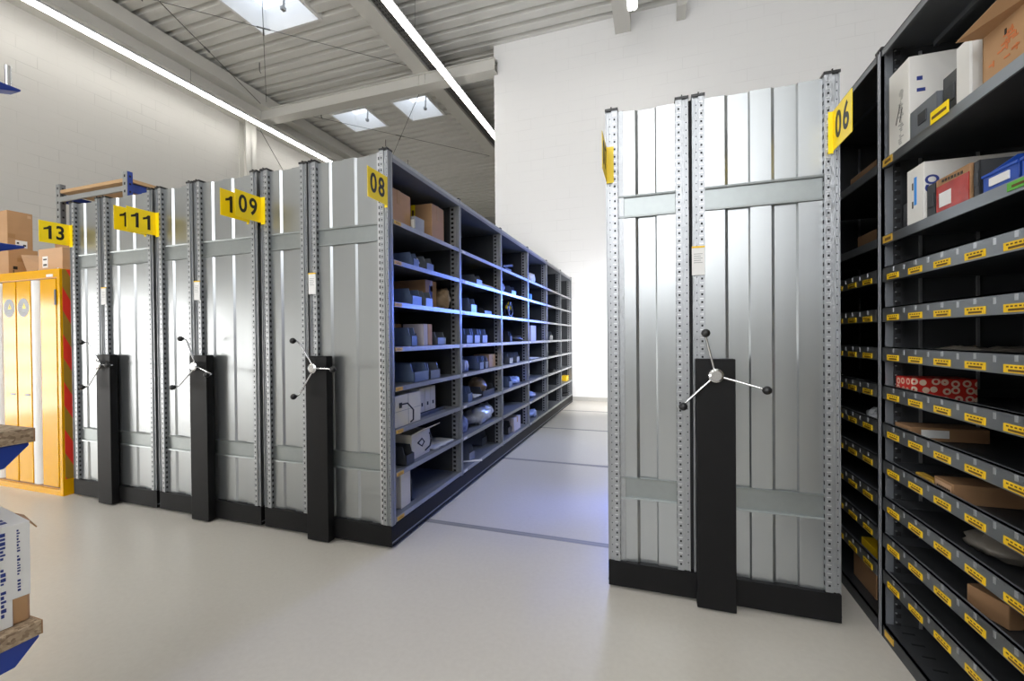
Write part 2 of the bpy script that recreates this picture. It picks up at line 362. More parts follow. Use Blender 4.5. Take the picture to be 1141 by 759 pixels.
# bracing wires under the roof
def wire(label, a, b, r=.008):
    o = MB().cyl(a, b, r, 6); o.cyl(Vector(a).lerp(Vector(b),.48), Vector(a).lerp(Vector(b),.52), r*2.2, 6); return tag(o.build('roof_cable', 'wire'), label, 'cable', 'roof bracing cables')
wire('thin bracing cable crossing under the left roof bay toward the middle beam', (-10.7, 5.2, 8.5), (-5.85, 9.7, 8.45))
wire('bracing cable crossing the other way, ending at the near rooflight', (-10.7, 9.7, 8.42), (-5.85, 5.2, 8.37))
wire('bracing cable below the two far rooflights', (-10.7, 10.3, 8.5), (-5.85, 15.5, 8.45))
wire('bracing cable rising toward the far rooflight pair from the left', (-10.7, 15.5, 8.42), (-5.85, 10.3, 8.37))
wire('steep cable slanting down the left wall behind the column', (-11.5, 10.2, 7.95), (-11.7, 12.6, 5.6), .01)
wire('hanging wire dropping from the roof to the left light strip', (-9.6, 5.6, 8.66), (-10.70, 9.5, 8.28), .01)
for i, (x, yy) in enumerate(((-9.9,6.0),(-9.7,8.6),(-9.9,11.0),(-9.2,13.4),(-9.4,15.2))):
    tag(MB().cyl((x,yy,8.70),(x,yy,8.48),.012,6).cyl((x,yy,8.48),(x+.04,yy,8.42),.012,6).build('ceiling_hook', 'wire'),
        'small hook under the roof sheet, number %s from the front along the left bay' % ('first','second','third','fourth','fifth')[i] if False else
        ('small roof hook nearest the front of the left bay','small roof hook between front hook and cross beam','small roof hook just behind the cross beam','small roof hook below the far left rooflight','small roof hook farthest back in the left bay')[i], 'hook', 'roof hooks')
# dark duct on the far end wall
tag(MB().box(-8.2,-4.0,23.7,24.0,8.05,8.35).cyl((-8.2,23.85,8.2),(-8.9,23.85,8.2),.06,8).build('wall_duct', 'hole'), 'dark duct along the top of the distant end wall', 'duct')

# ------------------------------------------------------------------ mobile shelving
Y0 = 2.598; BAY = 1.177; LEN = 6*BAY; H = 2.825; W_ = 1.167
LZ = 0
LV = [.205,.525,.835,1.145,1.435,1.76,2.065,2.355]
DIV = [Y0+BAY*k for k in range(7)]

def panel(x0, x1, z0, z1, beads, sign):
    """sheet folded into alternately raised and set-back strips"""
    rnd = random.Random(int(x0*997+z0*131)); q = lambda: .034+rnd.uniform(-.0004,.0004)
    pts = [(x0,q()-.012)]
    for i, bx in enumerate(beads):
        a_, b_ = (-.011, 0) if i % 2 == 0 else (0, -.011)
        w_ = .0085 if i % 2 == 0 else .004
        pts += [(bx-w_,q()*0+.034+a_),(bx+w_,.034+b_)]
    pts += [(x1,q()+(-.012 if len(beads) % 2 == 0 else 0)),(x1,.05),(x0,.05)]
    return MB().prism(pts, 2, z0, z1)
def post(xa, xb, holes_right):
    """perforated upright of two folded strips; the strip with the holes stands toward the panel"""
    m = MB(); w = xb-xa; s = .5*w
    hx0, hx1 = (xb-s, xb) if holes_right else (xa, xa+s)
    ex0, ex1 = (xa, xb-s) if holes_right else (xa+s, xb)
    m.box(hx0, hx1, -.004, .055, .17, H); m.box(ex0, ex1, .004, .055, .17, H)
    e = ex0 if holes_right else ex1-.004
    m.box(e, e+.004, -.004, .01, .17, H); m.box((ex0+ex1)/2-.0015,(ex0+ex1)/2+.0015, .0, .01, .17, H)
    cx = (hx0+hx1)/2; z = .20; k = 0
    while z < H-.04:
        m.box(cx-.0048, cx+.0048, -.0046, 0, z, z+.011, 1)
        m.box(cx-.011, cx+.008, -.0065, 0, z+.024, z+.028, 2)
        m.box((ex0+ex1)/2+.003,(ex0+ex1)/2+.008, .0034, .006, z+.012, z+.018, 1)
        sx = hx1 if holes_right else hx0
        m.box(sx-.0006, sx+.0006, .006, .020, z-.002, z+.018, 1)
        z += .0435; k += 1
    return m
def handwheel(parent, x, z, angs):
    hw = bpy.data.objects.new('handwheel', None); C.objects.link(hw); hw.parent = parent; hw.location = (x, -.065, z); hw.empty_display_size = .1
    MB().cyl((0,.012,0),(0,-.040,0),.037,24).cyl((0,-.040,0),(0,-.048,0),.037,24,0,.026).build('hub', 'chrome', hw)
    MB().cyl((0,.06,0),(0,.012,0),.02,14).build('axle', 'black', hw)
    for a in angs:
        d = Vector((math.cos(math.radians(a)), 0, math.sin(math.radians(a))))
        p = [d*.03+Vector((0,-.02,0)), d*.12+Vector((0,-.032,0)), d*.205+Vector((0,-.045,0)), d*.225+Vector((0,-.052,0)), d*.232+Vector((0,-.066,0)), d*.233+Vector((0,-.085,0))]
        MB().tube(p, .0062, 8).build('spoke', 'chrome', hw)
        q = d*.233
        MB().ball((q.x,-.095,q.z),.0225,.021,.0215,16,10).cyl((q.x,-.08,q.z),(q.x,-.072,q.z),.012,10).build('knob', 'knob', hw)
def sign(parent, txt, x, z, inner, flag=.225, h=.2):
    """flag plate standing out square from the front, with a folded flange fixed to the upright"""
    m = MB().box(x-.0015,x+.0015,-flag,.0,z,z+h)
    if inner > 0: m.box(x,x+.042,-.0075,-.0045,z-.012,z+h)
    else: m.box(x-.022,x,-.0075,-.0045,z-.012,z+h)
    s = m.build('number_sign', 'yellow', parent); s['label'] = 'yellow number sign reading %s' % txt
    for side in (1, -1):
        for i, ch in enumerate(txt):
            yc = -flag*.53 + side*(i-.5)*.088; xx = x+side*.0022; zc = z+h*.5
            if ch == '1':
                pg = [(.004,-.062),(.026,-.062),(.026,.062),(.010,.062),(-.006,.044),(-.030,.034),(-.030,.016),(.004,.028)]
                MB().prism([(yc+side*a, zc+b_) for a, b_ in pg], 0, xx-.0005, xx+.0005).build('digits', 'print', s)
            else: text('digits', ch, .178, s, (xx, yc, zc), (PI/2,0,side*PI/2), sx=.80, bold=.02)
    return
    text('digits', txt, .185, s, (x+.0022, -flag*.53, z+h*.5), (PI/2,0,PI/2), sx=.82, bold=.022)
    text('digits', txt, .185, s, (x-.0022, -flag*.53, z+h*.5), (PI/2,0,-PI/2), sx=.82, bold=.022)
def unit(x, label, left_no, right_no, angs, face=None, holder=True):
    r = thing('mobile_shelving', label, 'shelving', (x, Y0, 0), 0, 'mobile shelving units')
    # carriage
    cb = MB().box(0, W_, -.005, LEN+.02, .02, .165).box(W_, W_+.003, 0, LEN, .045, .055, 1).box(-.003, 0, 0, LEN, .045, .055, 1)
    cb.build('carriage', ['black','galvdark'], r, .003)
    wl = MB()
    for yy in (.512, 2.40, 4.27, 6.0):
        for xx in (.15, 1.0): wl.cyl((xx-.05,yy,.055),(xx+.05,yy,.055),.053,16)
    wl.build('wheels', 'hole', r)
    # uprights on the end face
    P_ = [(0,.068,1),(.386,.453,0),(.472,.536,1),(1.098,1.165,0)]
    for xa, xb, hr in P_:
        u = post(xa, xb, hr).build('upright', ['galvpost','hole','galvlight'], r)
        MB().box(xa-.003,xb+.003,-.008,.055,H,H+.014).box(xa+.03,xa+.036,-.012,.0,H+.008,H+.02).build('upright_cap', 'knob', u)
    MB().box(.453,.472,.03,.06,.17,H).build('gap_shade_strip', 'hole', r)  # near-black strip stands in for the shade in the gap
    for xa, xb, n in ((.068,.386,3),(.536,1.098,5)):
        st = (xb-xa)/n; bd = [xa+st*k for k in range(1,n)]
        for za, zb in ((.165,.537),(.665,2.195),(2.325,H-.005)):
            panel(xa, xb, za, zb, bd, 1).build('end_panel', 'galv', r)
        for za, zb in ((.537,.665),(2.195,2.325)):
            MB().box(xa,xb,.026,.05,za,zb).prism([(.012,za),(.026,za-.003),(.026,za+.011),(.014,za+.011)],0,xa,xb).prism([(.014,zb-.011),(.026,zb-.011),(.026,zb+.003),(.012,zb)],0,xa,xb).build('cross_band', 'galvband', r)
    # drive column and wheel
    MB().box(.481,.675,-.068,-.006,.012,1.372).build('drive_column', 'black', r, .004)
    handwheel(r, .577, 1.285, angs)
    if holder:
        hh = MB().box(.468,.534,-.012,-.006,1.835,1.985).build('document_holder', 'paper', r)
        MB().box(.468,.534,-.0135,-.0055,1.985,1.995).build('yellow_edge', 'yellowtag', hh)
        d = MB()
        for k in range(5): d.box(.478,.522-.008*(k % 2),-.0126,-.012,1.95-k*.012,1.953-k*.012)
        d.build('printed_lines', 'greysteel', hh)
    if left_no: sign(r, left_no, .004, 2.415, 1)
    if right_no: sign(r, right_no, W_-.004 if face else (1.135 if label.startswith('mobile unit 07') else W_-.085), 2.43, -1, .225 if face or label.startswith('mobile unit 07') else .243)
    # backs, cover and shelves
    xb0, xb1 = .453, .472
    MB().box(.440,.452,.03,LEN,.17,H-.03).build('back_panel', 'galvdark', r)
    bk = MB().box(.473,.485,.03,LEN,.17,H-.03)
    for k in range(6):
        for q in (.33,.66): bk.box(.485,.490,k*BAY+q*BAY-.008,k*BAY+q*BAY+.008,.17,H-.03,1)
    bk.build('back_panel', ['rackdark','galvlight'], r)
    for xa, xb in ((0,.453),(.472,W_)):
        MB().box(xa,xb,.055,LEN,H-.065,H-.035).build('top_cover', 'galvdark', r)
    if face is None:
        for xa in (.002, W_-.008):
            if not (label.startswith('mobile unit 07') and xa < .1):
                MB().box(xa,xa+.006,.05,LEN,.165,H-.035).build('side_sheet', 'galvdark', r)
    return r
u1 = unit(-1.767-W_, 'steel mobile shelving with signs 09 and 08, its filled shelves open to the aisle', '09', '08', (120,240,0), face='right')
u2 = unit(-1.767-2*W_-.037, 'middle steel mobile shelving of the left block, signs 11 and 10', '11', '10', (105,227,345))
u3 = unit(-1.767-3*W_-.074, 'leftmost steel mobile shelving with sign 13, beside the yellow cabinet', '13', '12', (120,240,0))
u6 = unit(-.265, 'mobile unit 07/06: single steel mobile shelving right of the aisle', '07', '06', (104,224,344))

# right rack of 08: bays with shelves, dividers, front uprights (local coordinates of u1)
tagme = None
for k in range(7):
    yy = min(max(k*BAY, .025), LEN-.02)
    m = MB().box(W_-.036,W_-.001,yy-.019,yy+.019,.165,H)                       # front face strip
    m.box(W_-.001,W_+.001,yy-.004,yy+.004,.165,H,3)
    m.box(W_-.10,W_-.036,yy-.014,yy-.006,.165,H,2)
    z = .2
    while z < H-.03:
        m.box(W_-.088,W_-.062,yy-.0155,yy-.010,z,z+.022,1); z += .0435
    m.build('front_upright', ['galvpost','hole','galvlight','galvdark'], u1)
    MB().box(W_-.04,W_+.0,yy-.02,yy+.02,H,H+.012).build('upright_cap', 'knob', u1)
    if k: MB().box(.49,W_-.10,yy-.012,yy-.008,.165,H-.03).build('divider_sheet', 'rackdark', u1)
bay_tag = MB().box(0,.003,0,.085,-.030,-.004).box(.003,.0034,.012,.07,-.022,-.018,1).box(.003,.0034,.012,.055,-.013,-.011,1).build('label_tag', ['orangetag','tagprint'], None)
bay_tag_me = bay_tag.data; bpy.data.objects.remove(bay_tag)
for k in range(6):
    ya = max(k*BAY, .045)+.02; yb = (k+1)*BAY-.02
    for j, z in enumerate(LV + [H-.004]):
        s = MB().box(.49,W_-.012,ya,yb,z-.006,z).box(W_-.012,W_-.004,ya,yb,z-.034,z,1)
        so = s.build('shelf', ['galvdark','galvpost'], u1)
        if j < 8:
            if k == 0:
                t = share('label_tag', bay_tag_me, so, (W_-.004, ya+.01, z)); 
            elif k in (1,3):
                MB().box(W_-.004,W_-.001,ya+.03,ya+.10,z-.028,z-.008).build('label_tag', 'paper', so)
# 06/07: shelves open to the aisle on its left (hidden side gets whole-length levels)
for k in range(7):
    yy = min(max(k*BAY, .03), LEN-.03)
    MB().box(.001,.036,yy-.019,yy+.019,.165,H).box(.036,.10,yy-.014,yy-.006,.165,H).build('front_upright', 'galvpost', u6)
for z in LV: MB().box(.004,.44,.05,LEN,z-.034,z).build('shelf', 'galvpost', u6)

# ------------------------------------------------------------------ goods
U = W_
def carton(name, label, cat, x1, y0, y1, z, h, dep, m='card', rz=0.0, tape=True, group=None, flaps=False, bev=.003):
    """closed carton; x1 = face toward the aisle (front), y0..y1 along the shelf, dep = depth to -x; built around its own base centre"""
    w = (y1-y0)/2; d = dep/2
    if flaps:
        t = .004; b = MB().box(-d,d,-w,w,0,t).box(-d,-d+t,-w,w,0,h).box(d-t,d,-w,w,0,h).box(-d,d,-w,-w+t,0,h).box(-d,d,w-t,w,0,h)
    else: b = MB().box(-d,d,-w,w,0,h)
    o = b.build(name, m, None, bev); o.location = (x1-d, (y0+y1)/2, z); o.rotation_euler = (0,0,rz)
    tag(o, label, cat, group)
    if tape and not flaps:
        MB().box(-d-.001,d+.001,-.02,.02,h-.001,h+.0012).box(d-.001,d+.0012,-.02,.02,h*.6,h+.0012).build('tape', 'tape', o)
    if flaps:
        for sx in (-1,1):
            MB().add([(sx*d,-w,h),(sx*d,w,h),(sx*(d+w*.7),w*.95,h+w*.35),(sx*(d+w*.7),-w*.95,h+w*.35),(sx*d,-w,h+.004),(sx*d,w,h+.004),(sx*(d+w*.7),w*.95,h+w*.35+.004),(sx*(d+w*.7),-w*.95,h+w*.35+.004)],
                [(0,3,2,1),(4,5,6,7),(0,1,5,4),(1,2,6,5),(2,3,7,6),(3,0,4,7)]).build('flap', m, o)
    return o
def bin_(label, x1, y0, y1, z, h, dep, m='bin', group=None):
    """sheet bin: low front toward the aisle with a stepped side"""
    w = (y1-y0)/2; d = dep/2; t = .004
    o = MB()
    side = [(-d,0),(d,0),(d,h*.55),(d-.02,h*.6),(d-.035,h),(-d,h)]
    o.prism(side,1,-w,-w+t); o.prism(side,1,w-t,w); o.box(-d,d,-w,w,0,t); o.box(-d,-d+t,-w,w,0,h); o.box(d-t,d,-w,w,0,h*.55)
    ob = o.build('storage_bin', [m,'galvlight'], None); ob.location = (x1-d,(y0+y1)/2,z)
    return tag(ob, label, 'bin', group)
def bag(label, x1, y0, y1, z, h, dep, m='plasticbag', seed=1, group=None, name='plastic_bag'):
    rnd = random.Random(seed); o = MB(); w = (y1-y0)/2
    o.ball((0,0,h*.42), dep/2, w*.9, h*.42, 18, 10, 0, .13, rnd)
    for q in range(3):
        a = rnd.uniform(-1,1); o.ball((rnd.uniform(-.3,.3)*dep, a*w*.5, h*.45), dep*.3, w*.42, h*.5, 14, 8, 0, .22, rnd)
    for v in range(len(o.v)):
        p = o.v[v]; o.v[v] = (max(-dep/2,min(dep/2,p[0])), max(-w,min(w,p[1])), max(.0, p[2]))
    ob = o.build(name, m, None); ob.location = (x1-dep/2,(y0+y1)/2,z+.001)
    return tag(ob, label, 'bag', group)
def sheet(label, x1, y0, y1, z, dep, m='paper', seed=1, n=3):
    rnd = random.Random(seed); o = MB(); w=(y1-y0)/2
    for k in range(n):
        a = rnd.uniform(-.2,.2); pts=[]
        N_=6
        vs=[]
        for i in range(N_+1):
            for j in range(3):
                xx=-dep/2+dep*j/2; yy=-w+2*w*i/N_; zz_=.004+.004*k+.008*math.sin(i*1.3+k+j)**2
                vs.append((xx*math.cos(a)-yy*.15*a, yy, zz_))
        fs=[(i*3+j,i*3+j+1,(i+1)*3+j+1,(i+1)*3+j) for i in range(N_) for j in range(2)]
        o.add(vs,fs)
    ob=o.build('paper_sheets', m, None); ob.location=(x1-dep/2,(y0+y1)/2,z)
    sol=ob.modifiers.new('thick','SOLIDIFY'); sol.thickness=.002
    return tag(ob,label,'paper')
def coil(label, x1, yc, z, r, m='blackrubber', m2=None, turns=4, seed=1, name='cable_coil', flat=False):
    rnd=random.Random(seed); o=MB(); pts=[]
    for i in range(turns*20+1):
        a=2*PI*i/20; rr=r*(1+.12*math.sin(i*.37+seed))
        if flat: pts.append((-.1+.8*rr*math.cos(a), rr*math.sin(a), .012+.008*(i/20)))
        else: pts.append((-.05+.03*math.sin(i*.21), rr*math.cos(a), r*1.12+.012+rr*math.sin(a)))
    o.tube(pts,.008,6)
    if m2:
        for q in range(3):
            a=.5+q*1.1; o.ball((-.05,r*math.cos(a),r*1.12+r*math.sin(a)),.018,.03,.03,10,6,1)
    ob=o.build(name,[m,m2 or m],None); ob.location=(x1,yc,z); return tag(ob,label,'cable')
GB='cartons and boxes on the aisle shelves'; GX='sheet bins in the aisle shelves'
Lz=[z+.0015 for z in LV]
# ---- first bay (nearest)
o=carton('cardboard_box','brown carton at the left end of the top shelf, right behind sign 08','box',-1.83,2.66,2.99,Lz[7],.26,.40,group=GB)
o=carton('cardboard_box','larger brown carton with yellow tape on the top shelf of the first bay','box',-1.83,3.335,3.56,Lz[7],.315,.26,group=GB)
MB().box(-.075,-.035,-.1138,-.1128,0,.317).box(-.075,-.035,-.113,.113,.315,.3165).box(-.068,-.045,-.1142,-.1136,.1,.27,1).build('yellow_tape',['yellow','tagprint'],o)
tag(MB().box(-.06,.06,-.07,.07,0,.115).box(-.05,.05,-.0712,-.07,.02,.09,1).build('small_carton',['greysteel','white'],None,.003),'small grey box before the yellow-taped carton','box',GB).location=(-1.86,3.08,Lz[7])
bin_('blue-lit bin on the second shelf from the top, first bay',-1.80,2.98,3.06,Lz[6],.115,.32,'bin',GX)
bag('crumpled pale bag in the second shelf from the top, first bay',-1.84,3.08,3.17,Lz[6],.125,.14,'paper',3)
bin_('clear grey tray beside the pale crumpled bag, second shelf from the top',-1.83,3.24,3.36,Lz[6],.13,.22,'bingrey',GX)
o=carton('cardboard_box','brown carton with a printed end on the third shelf, first bay','box',-1.88,3.30,3.50,Lz[5],.245,.34,group=GB)
MB().box(.170,.1712,-.035,.02,.06,.20).build('printed_mark','blueprint',o); MB().cyl((-.02,-.1005,.13),(-.02,-.1015,.13),.018,14).build('red_mark','redfluor',o); MB().box(.17,.1712,-.06,.03,.015,.05).build('label','paper',o)
bin_('blue-lit bin at the left of the third shelf, before the printed carton',-1.80,2.955,3.10,Lz[5],.13,.34,'bin',GX)
bin_('grey bin between blue-lit bin and printed carton, third shelf',-1.80,3.165,3.285,Lz[5],.13,.2,'bingrey',GX)
bag('clear plastic bag with brown contents on the third shelf, first bay',-1.83,3.54,3.76,Lz[5],.21,.22,'brownbag',9)
carton('cardboard_box','long brown carton behind the blue-lit bin on the fourth shelf','box',-2.02,2.95,3.14,Lz[4],.18,.26,group=GB)
bin_('blue-lit bin at the left of the fourth shelf, first bay',-1.80,2.94,3.02,Lz[4],.145,.2,'bin',GX)
o=carton('cardboard_box','pale lilac carton in the middle of the fourth shelf, first bay','box',-1.82,3.16,3.225,Lz[4],.18,.2,'lilac',tape=False,group=GB)
MB().box(-.05,.03,-.0335,-.0325,.09,.1).box(-.05,.01,-.0335,-.0325,.06,.065).build('printed_lines','blueprint',o)
carton('cardboard_box','narrow brown carton right of the pale lilac one, fourth shelf','box',-1.82,3.235,3.30,Lz[4],.18,.2,'cardpink',tape=False,group=GB)
bin_('grey open bin at the right of the fourth shelf, first bay',-1.83,3.42,3.58,Lz[4],.115,.22,'bingrey',GX)
bin_('bright blue-lit bin at the left of the fifth shelf, first bay',-1.80,2.975,3.20,Lz[3],.145,.34,'bin',GX)
bin_('dark grey bin right of the blue-lit bin, fifth shelf of the first bay',-1.81,3.25,3.42,Lz[3],.135,.25,'bingrey',GX)
o=carton('white_box','white box with a black cable on the sixth shelf, first bay','box',-1.80,2.70,3.06,Lz[2],.235,.3,'beigecard',tape=False,group=GB)
MB().box(.15,.1508,-.003,.003,.0,.235).box(.15,.1508,-.18,.18,.115,.119).build('seam','greysteel',o)
MB().tube([(.152,-.09,.165),(.175,-.05,.17),(.182,.02,.11),(.168,.04,.03),(.155,.02,.012)],.006,8).build('cable','blackrubber',o); MB().box(.15,.1525,-.125,-.09,.14,.18).build('handle_hole','hole',o)
t=tag(MB().box(-.14,.14,-.23,.23,0,.03).box(-.145,.145,-.235,.235,.022,.03).build('tray','bindark',None,.003),'flat black tray under the white boxes, sixth shelf of the first bay','tray'); t.location=(-1.99,3.36,Lz[2])
for i,(a,b_) in enumerate(((3.16,3.25),(3.255,3.345),(3.35,3.44))):
    o=carton('white_box',('white slim box on the black tray, left of three','white slim box on the black tray, middle of three','white slim box on the black tray, right of three')[i],'box',-1.87,a,b_,Lz[2]+.031,.205,.2,'beigecard',tape=False,group='slim white boxes on the tray')
    MB().box(.1,.1012,-.012,.012,.05,.08).build('slot','hole',o)
o=carton('white_box','opened white carton with torn flaps on the seventh shelf, first bay','box',-1.83,2.97,3.26,Lz[1],.20,.28,'beigecard',tape=False,flaps=True,group=GB)
MB().tube([(.145,-.06,.12),(.165,-.03,.09),(.17,0,.12),(.16,-.02,.15),(.146,-.06,.12)],.006,8).tube([(.142,.06,.03),(.16,.11,.06),(.165,.13,.12),(.15,.12,.17)],.006,8).build('cable','blackrubber',o)
bin_('charcoal bin before the opened white carton, seventh shelf',-1.79,2.83,2.94,Lz[1],.14,.3,'bindark',GX)
sheet('loose white sheets right of the opened carton, seventh shelf',-1.80,3.30,3.66,Lz[1],.3,'paper',4)
carton('white_box','white narrow box standing on the bottom shelf, first bay','box',-1.82,2.80,2.93,Lz[0],.265,.12,'beigecard',tape=False,group=GB)
tag(MB().box(-.14,.14,-.003,.003,0,.17).box(-.14,.14,-.003,.04,0,.004).build('shelf_divider','rackdark'),'dark divider plate right of the white narrow box, bottom shelf','divider').location=(-1.97,2.965,Lz[0])
# ---- second bay
bin_('grey wide bin on the second shelf from the top, second bay',-1.82,4.30,4.45,Lz[6],.12,.3,'bingrey',GX)
o=MB().box(-.07,.07,-.2,.2,0,.03).box(-.06,.06,-.19,.19,.03,.04,1).build('tool_case',['bindark','yellowtag'],None,.004); o.location=(-1.89,4.65,Lz[6]); tag(o,'flat black and yellow tool case right of the wide bin, second bay','case')
bin_('blue-lit bin at the left of the third shelf, second bay',-1.80,4.10,4.24,Lz[5],.15,.32,'bin',GX)
bin_('low charcoal bin right of the blue-lit bin, third shelf, second bay',-1.82,4.52,4.74,Lz[5],.075,.34,'bindark',GX)
for i,yy in enumerate((4.0,4.2,4.42)):
    bin_(('left one of three blue-lit bins on the fourth shelf, second bay','middle one of three blue-lit bins on the fourth shelf, second bay','right one of three blue-lit bins on the fourth shelf, second bay')[i],-1.81,yy,yy+.15,Lz[4],.155,.24,'bin',GX)
bag('small bluish bag stack at the left of the fifth shelf, second bay',-1.81,3.88,4.08,Lz[3],.13,.22,'bluebag',11)
bin_('blue-lit bin left of the slim bin on the fifth shelf, second bay',-1.81,4.34,4.46,Lz[3],.14,.26,'bin',GX)
bin_('slim grey bin beside the brown carton on the fifth shelf, second bay',-1.81,4.50,4.60,Lz[3],.14,.2,'bingrey',GX)
carton('cardboard_box','small pinkish carton on the fifth shelf, second bay','box',-1.83,4.67,4.88,Lz[3],.15,.2,'cardpink',group=GB)
bin_('blue-lit bin at the left of the sixth shelf, second bay',-1.81,4.02,4.13,Lz[2],.15,.25,'bin',GX)
sheet('crumpled white papers hanging over the sixth shelf edge, second bay',-1.80,4.15,4.36,Lz[2]+.02,.22,'paper',6,4)
bin_('charcoal bin holding a packed bag, sixth shelf, second bay',-1.81,4.42,4.78,Lz[2],.11,.28,'bindark',GX)
bag('brown packed bag heaped in the charcoal bin, sixth shelf, second bay',-1.84,4.46,4.74,Lz[2]+.004,.2,.2,'brownbag',15)
bag('bluish bag at the left of the seventh shelf, second bay',-1.82,3.89,4.08,Lz[1],.17,.25,'bluebag',21)
bag('large heap of clear plastic bags on the seventh shelf, second bay',-1.80,4.22,4.92,Lz[1],.2,.3,'plasticbag',22)
bin_('small grey bin at the left of the bottom shelf, second bay',-1.83,4.08,4.22,Lz[0],.15,.26,'bingrey',GX)
bin_('wide grey bin at the back of the bottom shelf, second bay',-1.95,4.72,4.88,Lz[0],.16,.3,'bingrey',GX)
tag(MB().cyl((-.12,-.10,.012),(.16,.03,.03),.008,8).cyl((.16,.03,.03),(.17,.035,.031),.012,8).build('white_rod','whitebar'),'thin white rod poking out of the bottom shelf, second bay','rod').location=(-1.86,4.05,Lz[0])
# ---- third bay
o=MB().box(-.08,.08,-.2,.05,0,.05).prism([(-.2,.05),(.2,.12),(.2,.15),(-.2,.08)],0,-.05,.05).build('hand_tool','bindark',None,.004); o.location=(-1.90,5.45,Lz[7]); tag(o,'dark tool with raised end on the top shelf, third bay','tool')
bag('small whitish bag at the left of the second shelf, third bay',-1.81,5.10,5.26,Lz[6],.15,.12,'bluebag',31)
bin_('grey bin on the second shelf from the top, third bay',-1.85,5.60,5.78,Lz[6],.14,.22,'bin',GX)
coil('black and yellow cable coil on the third shelf, third bay',-1.80,5.45,Lz[5],.085,'blackrubber','yellow',5,3)
bin_('dark bin on the fourth shelf, third bay',-1.82,5.42,5.5,Lz[4],.14,.25,'bindark',GX)
coil('heap of black cable right of the dark bin, fourth shelf, third bay',-1.84,5.78,Lz[4],.19,'blackrubber',None,7,5,flat=True)
bin_('left bin of the pair on the fifth shelf, third bay',-1.81,5.35,5.5,Lz[3],.14,.25,'bingrey',GX)
bin_('right bin of the pair on the fifth shelf, third bay',-1.81,5.66,5.8,Lz[3],.14,.25,'bingrey',GX)
bin_('blue-lit bin on the sixth shelf, third bay',-1.82,5.36,5.5,Lz[2],.13,.25,'bin',GX)
bag('blue bag right of the bin on the sixth shelf, third bay',-1.82,5.54,5.9,Lz[2],.11,.24,'bluebag',33)
carton('cardboard_box','purplish brown carton on the bottom shelf, third bay','box',-1.82,5.55,5.85,Lz[0],.18,.14,'lilac',group=GB)
bin_('dark bin left of the purplish carton, bottom shelf, third bay',-1.84,5.36,5.5,Lz[0],.16,.22,'bindark',GX)
# ---- fourth bay
bag('white bag on the top shelf, fourth bay',-1.82,6.40,6.82,Lz[7],.17,.22,'paper',41)
carton('small_carton','small light blue box at the left of the second shelf, fourth bay','box',-1.79,6.30,6.40,Lz[6],.09,.1,'skyblue',tape=False,group=GB)
o=carton('white_box','white box standing on the fourth shelf, fourth bay','box',-1.81,6.40,6.70,Lz[4],.24,.16,'lilac',tape=False,group=GB)
sheet('bluish sheets lying on the fifth shelf, fourth bay',-1.80,6.36,6.86,Lz[3],.26,'paper',43)
bag('blue-white bag on the seventh shelf, fourth bay',-1.82,6.42,6.84,Lz[1],.10,.2,'bluebag',44)
bag('flat bluish bag on the bottom shelf, fourth bay',-1.82,6.40,6.86,Lz[0],.13,.22,'bluebag',45)
# ---- fifth and sixth bay
coil('black cable heap on the fifth shelf, fifth bay',-1.83,8.05,Lz[3],.2,'blackrubber',None,7,7,flat=True)
coil('smaller black cable heap on the sixth shelf, fifth bay',-1.83,7.85,Lz[2],.17,'blackrubber',None,6,8,flat=True)
bin_('grey bin on the fourth shelf, fifth bay',-1.83,7.75,8.0,Lz[4],.16,.22,'bingrey',GX)
carton('small_carton','small yellow box on the seventh shelf at the far end','box',-1.82,9.26,9.5,Lz[1],.11,.12,'yellowtag',tape=False,group=GB)
coil('black cable on the bottom shelf at the far end',-1.83,9.25,Lz[0],.18,'blackrubber',None,6,9,flat=True)

# ------------------------------------------------------------------ static rack on the right
XS = 1.065; YP = 2.60; ZT = 2.889
r = thing('shelving_rack', 'tall shaded galvanised shelving rack at the right with yellow shelf tags', 'shelving', (XS, YP, 0))
DEP = .66
for k, yy in enumerate((-1.22, 0, 1.22, 2.44)):
    m = MB().box(0,.012,yy-.025,yy+.025,0,ZT).box(0,.045,yy-.025,yy-.015,0,ZT).box(.0,.045,yy+.015,yy+.025,0,ZT).box(-.002,0,yy-.012,yy-.008,0,ZT,2).box(-.002,0,yy+.006,yy+.010,0,ZT,2)
    m.box(.048,.082,yy-.022,yy-.014,0,ZT,3)
    z = .06
    while z < ZT-.03:
        m.box(.055,.075,yy-.0235,yy-.02,z,z+.02,1); m.box(.052,.058,yy-.027,yy-.02,z+.02,z+.025,2); z += .045
    m.box(DEP-.04,DEP,yy-.02,yy+.02,0,ZT)
    m.build('upright', ['galvdark','hole','galvlight','rackdark'], r)
    MB().box(-.004,.05,yy-.03,yy+.03,ZT,ZT+.012).build('upright_cap', 'knob', r)
    sd = MB().box(.085,DEP,yy-.004,yy+.004,.03,ZT-.006)
    for q in (.16,.376,.55): sd.box(q-.006,q+.006,yy-.009,yy-.004,.03,ZT-.03,1)
    sd.build('side_sheet', ['rackdark','galvlight'], r)
bk = MB().box(DEP-.006,DEP,-1.22,2.44,.03,ZT-.006)
bk.build('back_sheet', 'rackdark', r)
tb = MB().box(-.0025,0,-.05,.05,-.052,-.026).box(-.003,-.0025,-.036,.03,-.048,-.041,1)
for k in range(5): tb.box(-.003,-.0025,-.04+k*.017,-.03+k*.017,-.036,-.031,1)
tb = tb.build('label_tag', ['yellowtag','tagprint'], None); tag_me = tb.data; bpy.data.objects.remove(tb)
LIPS = [1.823,1.628,1.437,1.249,1.066,.886,.703,.523,.342]
